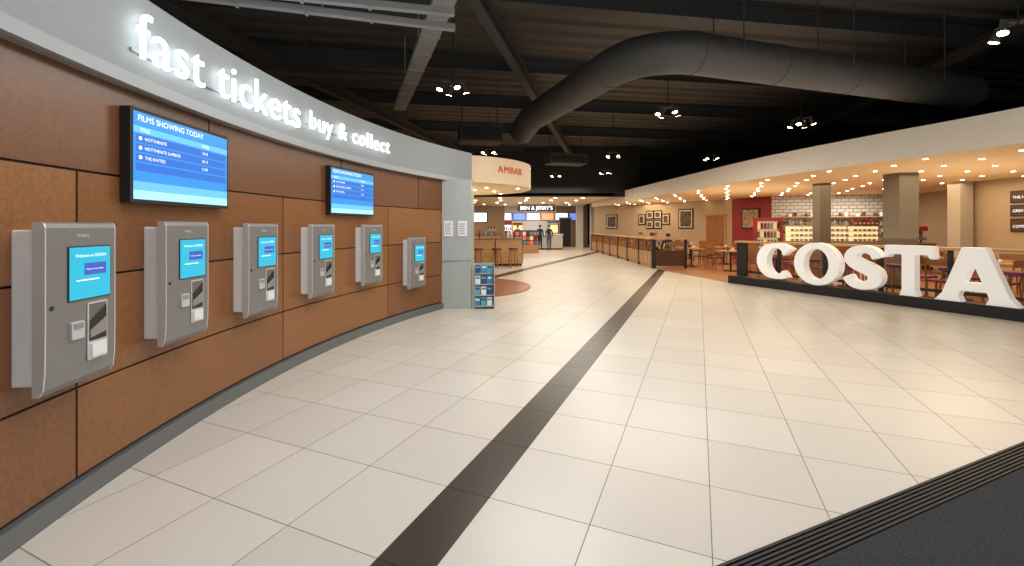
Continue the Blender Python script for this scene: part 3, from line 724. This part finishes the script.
for i,(u,z,w,h) in enumerate([(612,1.95,1.0,.95),(642,2.05,.58,.65),(650,2.32,.58,.52),(650,1.75,.58,.52),(658,2.32,.58,.52),(658,1.75,.58,.52),(666,2.05,.55,.65),(686,2.05,.95,1.1)]): picture(u,z,w,h,i)
p=W0+wd*wall_s(716)
struct(MB().box(-.5,.5,-.05,0,0,2.2,M_woodm).box(-.56,-.5,-.07,0,0,2.26,M_woodl).box(.5,.56,-.07,0,0,2.26,M_woodl).box(-.56,.56,-.07,0,2.2,2.26,M_woodl).box(.35,.4,-.09,-.05,1,1.2,M_galv).build('door_2',loc=p,rz=wr),'timber door in beige wall','door')
er=math.atan2(3-14.2,13.9-14.3)
for z0,z1,t in((2.28,2.62,'THE HOME OF'),(1.90,2.22,'GREAT'),(1.46,1.84,'COFFEE')):
    mb=MB().box(-.8,.8,-.03,0,z0,z1,M_black).box(-.77,.77,-.034,-.03,z0+.03,z1-.03,M_woodd).text(t,.11,M_wtxt,M=Matrix.Translation((-.73,-.037,z0+.12))@UP)
    yb=11.75; o=mb.build('wall_board',loc=(14.3-.4*(14.2-yb)/11.2-.003,yb,0),rz=er); tag(o,'black wall board with white capital lettering','sign','lettered wall boards')

# ------------------------------------------------------------ coffee counter
e=counter((10.9,17.0,0),rad(-6),5.0,.8,1.0,M_woodm,M_woodl,'long timber coffee counter with oak worktop','coffee_counter')
M_case=mat('case_glow',(.8,.55,.3),.5,emit=(1,.68,.34),es=1.2,var=.5,scale=8)
def case(x,y,rz):
    e=thing('pastry_display_case','glass pastry display case with warm lit shelves','display case',(x,y,1.0),rz,'pastry cases')
    MB().box(-.55,.55,-.25,.3,0,.05,M_galv).build('base',parent=e); MB().box(-.55,.55,-.1,.3,.62,.66,M_galv).build('roof',parent=e); MB().box(-.55,.55,.28,.3,.05,.62,M_case).build('back_panel',parent=e)
    MB().add([(-.55,-.25,.05),(.55,-.25,.05),(.55,-.1,.62),(-.55,-.1,.62)],[(0,1,2,3)],M_glass).build('glass_front',parent=e)
    for z in(.22,.42): MB().box(-.53,.53,-.12,.27,z,z+.015,M_galv).build('shelf',parent=e)
    for z in(.05,.235,.435):
        for k in range(6):
            c=[MATS.get('pastry') or mat('pastry',(.55,.28,.09),.6,var=.4,scale=10),mat('pastry_dark',(.16,.06,.03),.6),mat('pastry_pale',(.7,.55,.35),.6)][(k+int(z*10))%3]
            o=MB().sphere((0,0,.045),(.065,.08,.045),c,10).build('pastry'); X=-.42+k*.17; cr,sr=math.cos(rz),math.sin(rz)
            o.location=(x+cr*X-sr*.05,y+sr*X+cr*.05,1.0+z+.001); tag(o,'baked pastry on display case shelf','pastry','pastries')
for k in range(3): case(11.5+1.15*k,17.3-.1208*k,rad(-6))
o=MB().box(-.15,.15,-.12,.12,0,.02,M_woodl).box(-.15,-.135,-.12,.12,.02,.12,M_woodl).box(.135,.15,-.12,.12,.02,.12,M_woodl).box(-.135,.135,-.12,-.105,.02,.10,M_woodl).box(-.135,.135,.105,.12,.02,.16,M_woodl).build('snack_basket',loc=(14.60,16.8,1.0),rz=rad(-6)); tag(o,'small timber snack basket on coffee counter','basket')
def coffee_machine(x,y,rz,c,n):
    e=thing('espresso_machine',n,'coffee machine',(x,y,1.0),rz)
    MB().box(-.45,.45,-.2,.25,.1,.2,M_galv).box(-.45,.45,0,.25,.2,.45,M_galv).box(-.48,.48,-.22,.27,.45,.62,c,bev=.05).build('body',parent=e)
    for k in(-.25,.25): MB().cyl((k,-.1,.45),(k,-.1,.36),.04,M_black).cyl((k,-.1,.38),(k,-.28,.37),.015,M_black).build('portafilter',parent=e)
    for k in(-.4,.4): MB().cyl((k,0,.1),(k,0,0),.03,M_black).build('foot',parent=e)
M_redm=mat('machine_red',(.5,.02,.02),.35)
coffee_machine(15.3,16.93,rad(-6),M_redm,'red and steel espresso machine on coffee counter')
def cups(x,y,z,n,g):
    for k in range(n):
        o=MB().cyl((0,0,0),(0,0,.11),.032,M_white,r2=.045,seg=10).cyl((0,0,.11),(0,0,.125),.048,M_maroon if k%2 else M_white,seg=10).cyl((0,0,.035),(0,0,.08),.039,M_maroon,r2=.042,seg=10).build('takeaway_cup',loc=(x+k*.13,y-k*.0137,z)); tag(o,'white takeaway coffee cup with red sleeve','cup',g)
cups(15.1,16.98,1.621,4,'cups on espresso machine'); cups(11.15,17.42,1.661,7,'cups on pastry cases'); cups(12.35,17.29,1.661,6,'cups on pastry cases')
for k in range(6):
    c=[M_redm,M_woodm,M_maroon][k%3]
    o=MB().box(-.06,.06,-.04,.04,0,.18,c).box(-.06,.06,-.015,.015,.18,.22,c).box(-.04,.04,-.042,-.04,.05,.12,M_white).build('coffee_bag',loc=(13.4+.15*k,17.18-.0158*k,1.661),rz=rad(-6)); tag(o,'stand-up bag of coffee with white label','coffee bag','coffee bags on pastry case')
e=thing('cash_till','black touchscreen till on coffee counter','till',(14.60,17.2,1.0),rad(-6))
MB().box(-.12,.12,-.1,.1,0,.03,M_black).cyl((0,0,.03),(0,0,.2),.02,M_black).build('stand',parent=e); MB().box(-.17,.17,-.02,.02,.18,.42,M_black).box(-.15,.15,.02,.022,.2,.4,M_menu[2]).build('screen',parent=e)
tw=math.atan2(-1.5,5.2)
JM=[M_maroon,M_white,M_woodd,M_cream,mat('jar_coffee',(.12,.05,.02),.4),M_galv]
for si,z in enumerate((1.30,1.68,2.06)):
    o=MB().box(0,4.4,-.3,0,z-.04,z,M_woodl).build('wall_shelf',loc=(12.1,19.9,0),rz=tw); tag(o,'oak shelf on tiled wall','shelf','shelves on tiled wall')
    for k in range(20):
        if si==2 and k%3==0: continue
        x=.15+k*.215; c=JM[(k*3+si*2)%6]; hh=.13+.09*((k*7+si)%3)/2
        p=Vector((12.1,19.9,z))+Vector((math.cos(tw),math.sin(tw),0))*x+Vector((math.sin(tw),-math.cos(tw),0))*.15
        o=MB().cyl((0,0,0),(0,0,hh),.07,c,seg=12).cyl((0,0,hh),(0,0,hh+.03),.05,M_galv,seg=12).build('storage_jar',loc=p); tag(o,'round storage jar with metal lid on shelf','jar','jars on shelves')
q=Vector((11,22,0)).lerp(Vector((11.8,20,0)),.5); rr=math.atan2(-2,.8)
o=MB().box(-.5,.5,-.04,-.005,1.5,2.5,M_black).box(-.42,.42,-.05,-.04,1.58,2.42,M_pic[0]).build('picture_frame',loc=q,rz=rr); tag(o,'large dark framed picture on maroon wall','picture','framed pictures')
e=thing('chiller_cabinet','open red chiller cabinet stocked with drinks','fridge',(11.0,18.9,0),rad(-20))
MB().box(-.5,.5,.45,.5,0,2.0,M_maroon).box(-.5,-.45,-.3,.45,0,2.0,M_maroon).box(.45,.5,-.3,.45,0,2.0,M_maroon).box(-.45,.45,-.3,.45,0,.4,M_maroon).box(-.45,.45,-.3,.45,1.85,2.0,M_maroon).build('cabinet',parent=e)
MB().box(-.44,.44,.42,.44,.4,1.85,mat('chiller_back',(.5,.3,.2),.5,emit=(1,.7,.45),es=.5)).build('back_light',parent=e)
cr,sr=math.cos(rad(-20)),math.sin(rad(-20))
for r in range(4):
    MB().box(-.44,.44,-.2,.42,.42+.36*r,.44+.36*r,M_galv).build('shelf',parent=e)
    for k in range(7):
        X=-.37+.122*k; Y=-.1; c=[M_maroon,M_woodm,cols[1],M_menu[0],M_woodd][(k+r)%5]
        o=MB().cyl((0,0,0),(0,0,.2),.05,c,seg=10).cyl((0,0,.2),(0,0,.26),.05,c,r2=.018,seg=10).build('drink_bottle',loc=(11.0+cr*X-sr*Y,18.9+sr*X+cr*Y,.441+.36*r)); tag(o,'small drinks bottle on chiller shelf','bottle','chiller drinks')

# ------------------------------------------------------------ people
M_skin=mat('skin',(.55,.33,.23),.5)
def person(loc,rz,top,bot,hair,seated,label,z0=0):
    J={}
    dz=-.43 if seated else 0
    J['pel']=((0,0,.95+dz),.13); J['sp']=((0,-.01,1.15+dz),.125); J['ch']=((0,0,1.35+dz),.145); J['nk']=((0,0,1.49+dz),.055)
    J['hb']=((0,-.015,1.56+dz),.07); J['ht']=((0,-.015,1.68+dz),.085)
    for s,n in((-1,'L'),(1,'R')):
        J['sh'+n]=((s*.18,0,1.41+dz),.06)
        if seated: J['el'+n]=((s*.25,-.1,1.16+dz),.045); J['wr'+n]=((s*.15,-.33,1.22+dz),.03); J['pa'+n]=((s*.12,-.40,1.23+dz),.032)
        else: J['el'+n]=((s*.24,.03,1.14),.045); J['wr'+n]=((s*.23,-.1,.93),.03); J['pa'+n]=((s*.23,-.13,.86),.032)
        J['hp'+n]=((s*.09,-.02 if seated else 0,.90+dz),.095)
        J['kn'+n]=((s*.1,-.44 if seated else -.02-.03*s,.50),.062); J['an'+n]=((s*.1,-.40 if seated else .04*s,.09),.042); J['to'+n]=((s*.11,-.55 if seated else -.13+.04*s,.04),.035)
    E=[('pel','sp'),('sp','ch'),('ch','nk'),('nk','hb'),('hb','ht')]
    for n in'LR': E+=[('ch','sh'+n),('sh'+n,'el'+n),('el'+n,'wr'+n),('wr'+n,'pa'+n),('pel','hp'+n),('hp'+n,'kn'+n),('kn'+n,'an'+n),('an'+n,'to'+n)]
    ks=list(J); me=bpy.data.meshes.new('p'); me.from_pydata([J[k][0] for k in ks],[(ks.index(a),ks.index(b)) for a,b in E],[])
    o=bpy.data.objects.new('tmp',me); COL.objects.link(o); o.modifiers.new('s','SKIN'); sd=o.modifiers.new('u','SUBSURF'); sd.levels=2; sd.render_levels=2
    for i,k in enumerate(ks):
        r=J[k][1]; sv=me.skin_vertices[0].data[i]; sv.radius=(r,r*(.75 if k in('sp','ch','pel') else 1)); sv.use_root=(i==0)
    dg=bpy.context.evaluated_depsgraph_get(); dg.update(); m2=bpy.data.meshes.new_from_object(o.evaluated_get(dg)); bpy.data.objects.remove(o)
    e=thing('person',label,'person',(loc[0],loc[1],z0),rz)
    mb=MB(); groups={}
    for pl_ in m2.polygons:
        c=pl_.center
        k=min(ks,key=lambda q:(Vector(J[q][0])-c).length/ (1.3 if q in('ch','sp','pel') else 1))
        mm=M_skin if k in('ht','hb','paL','paR') or (k=='nk' and c.z>1.5+dz) else (M_black if k[:2]=='to' else (bot if k[:2] in('hp','kn','an') or k=='pel' else top))
        groups.setdefault(mm.name,(mm,[]))[1].append(pl_.index)
    mb.v=[v.co.copy() for v in m2.vertices]
    for mm,idx in groups.values():
        ki=mb.mi(mm)
        for i in idx: mb.f.append(list(m2.polygons[i].vertices)); mb.m.append(ki); mb.sm.append(True)
    hz=1.63+dz
    mb.cyl((0,-.095,hz),(0,-.125,hz-.03),.012,M_skin,r2=.014,seg=8)
    for s in(-1,1):
        mb.sphere((s*.033,-.093,hz+.02),.011,M_white,8); mb.sphere((s*.033,-.102,hz+.02),.006,M_black,8); mb.sphere((s*.088,0,hz),(.012,.02,.03),M_skin,8)
        pa=Vector(J['paL' if s<0 else 'paR'][0]); wr=Vector(J['wrL' if s<0 else 'wrR'][0]); dd=(pa-wr).normalized()
        sd_=Vector((0,1,0)) if not seated else Vector((1,0,0))
        for k in range(4):
            b=pa+sd_*(k-1.5)*.017; l=[.065,.075,.07,.055][k]
            mb.tube([b,b+dd*l*.55,b+dd*l+Vector((0,-.012,-.012))],[.009,.008,.006],M_skin,seg=6)
        b=wr+dd*.03-sd_*.025; mb.tube([b,b+dd*.035-sd_*.02,b+dd*.06-sd_*.022],[.011,.009,.007],M_skin,seg=6)
    mb.box(-.025,.025,-.103,-.095,hz-.06,hz-.054,M_maroon)
    mb.build('body',parent=e)
    h=MB().sphere((0,.012,hz+.045),(.098,.10,.085),hair,14); h.build('hair',parent=e)
M_hd=mat('dark_hair',(.03,.02,.015),.6); M_hb=mat('brown_hair',(.15,.07,.03),.6)
M_jk=mat('navy_jacket',(.02,.025,.05),.8); M_gy=mat('grey_jumper',(.2,.2,.22),.8); M_jean=mat('denim',(.05,.08,.16),.8); M_rd=mat('red_top',(.4,.03,.04),.8)
person((1.9,29.8),rad(150),M_jk,M_black,M_hd,False,'person in dark jacket standing at refreshment counter')
person((2.5,29.6),rad(200),M_black,M_jean,M_hb,False,'person in black top and jeans queueing at counter')
person((.4,30.2),rad(180),M_gy,M_jean,M_hb,False,'person in grey jumper ordering at counter')
def sit(k,*a):
    l,r=SEATS[k]; person((l[0],l[1]),r,*a,True,LAB,.008)
LAB='person in navy jacket seated at cafe table'; sit(i0+8,M_jk,M_jean,M_hd); sit(i0+14,M_jk,M_black,M_hb)
LAB='person in grey jumper seated at cafe table'; sit(i0+10,M_gy,M_black,M_hb)
LAB='person in red top seated at cafe table'; sit(i0+17,M_rd,M_jean,M_hb)
LAB='person in black top seated at cafe table'; sit(i0+12,M_black,M_jean,M_hd)
person((14.4,18.4),rad(0),M_maroon,M_black,M_hd,False,'person in maroon uniform standing behind coffee counter',.008)

# ------------------------------------------------------------ lights
def area(loc,size,power,col=(1,.93,.82),rot=(0,0,0),sy=None):
    l=bpy.data.lights.new('area','AREA'); l.energy=power; l.color=col; l.size=size
    if sy: l.shape='RECTANGLE'; l.size_y=sy
    o=bpy.data.objects.new('area_light',l); COL.objects.link(o); o.location=loc; o.rotation_euler=rot
area((.2,3.2,4.6),3.5,190,(.98,.98,1))
area((.6,7.5,4.0),2.0,90,(1,.96,.90))
area((4.4,4.0,4.5),3.5,130,(1,.94,.86))
area((3.6,11.8,3.9),3.5,150,(1,.90,.77))
area((2.2,16.5,3.8),3.5,160,(1,.90,.76))
area((2.5,22,3.8),3.5,180,(1,.90,.76))
area((1.5,29,3.2),6,230,(1,.87,.7))
area((1.7,33.5,3.2),2.5,90,(1,.97,.95))
area((9.8,9.5,2.93),3.5,105,(1,.78,.50))
area((8.8,14.5,2.93),3.5,105,(1,.78,.50))
area((12.6,13.0,2.93),2.5,60,(1,.78,.50))
area((8.0,20,2.93),3.5,105,(1,.78,.50))
area((7.4,25.5,2.93),2.5,75,(1,.78,.50))
area((13.5,18.0,2.93),3.0,100,(1,.88,.72),sy=1)
area((11.0,10.5,1.3),4,50,(1,.80,.50),(rad(180),0,0))  # added uplight without a fitting, brightens the coffee shop soffit
area((9.0,16.5,1.3),4,50,(1,.80,.50),(rad(180),0,0))  # second added soffit uplight, unseen, no fitting
area((7.4,23.5,1.3),2,22,(1,.80,.50),(rad(180),0,0))  # smaller unseen uplight added for the far end of the soffit
area((-1.8,12.2,1.2),2,30,(1,.80,.50),(rad(180),0,0))
area((-1.6,11.8,2.55),2.5,45,(1,.8,.58))
area((-2.5,18.5,2.5),2.5,70,(1,.75,.5))
area((5.0,7.5,3.75),5,34,(1,.90,.78),(rad(180),0,0))  # unseen uplight added so the roof deck and duct stay readable
area((-3.2,5.5,3.6),3,18,(.95,.97,1),(rad(180),0,0))
area((1,-3.2,2.4),7,130,(.92,.96,1),(rad(90),0,0),3.5)
w=bpy.data.worlds.new('world'); scene.world=w; w.use_nodes=True
w.node_tree.nodes['Background'].inputs[0].default_value=(.8,.88,1,1); w.node_tree.nodes['Background'].inputs[1].default_value=.4
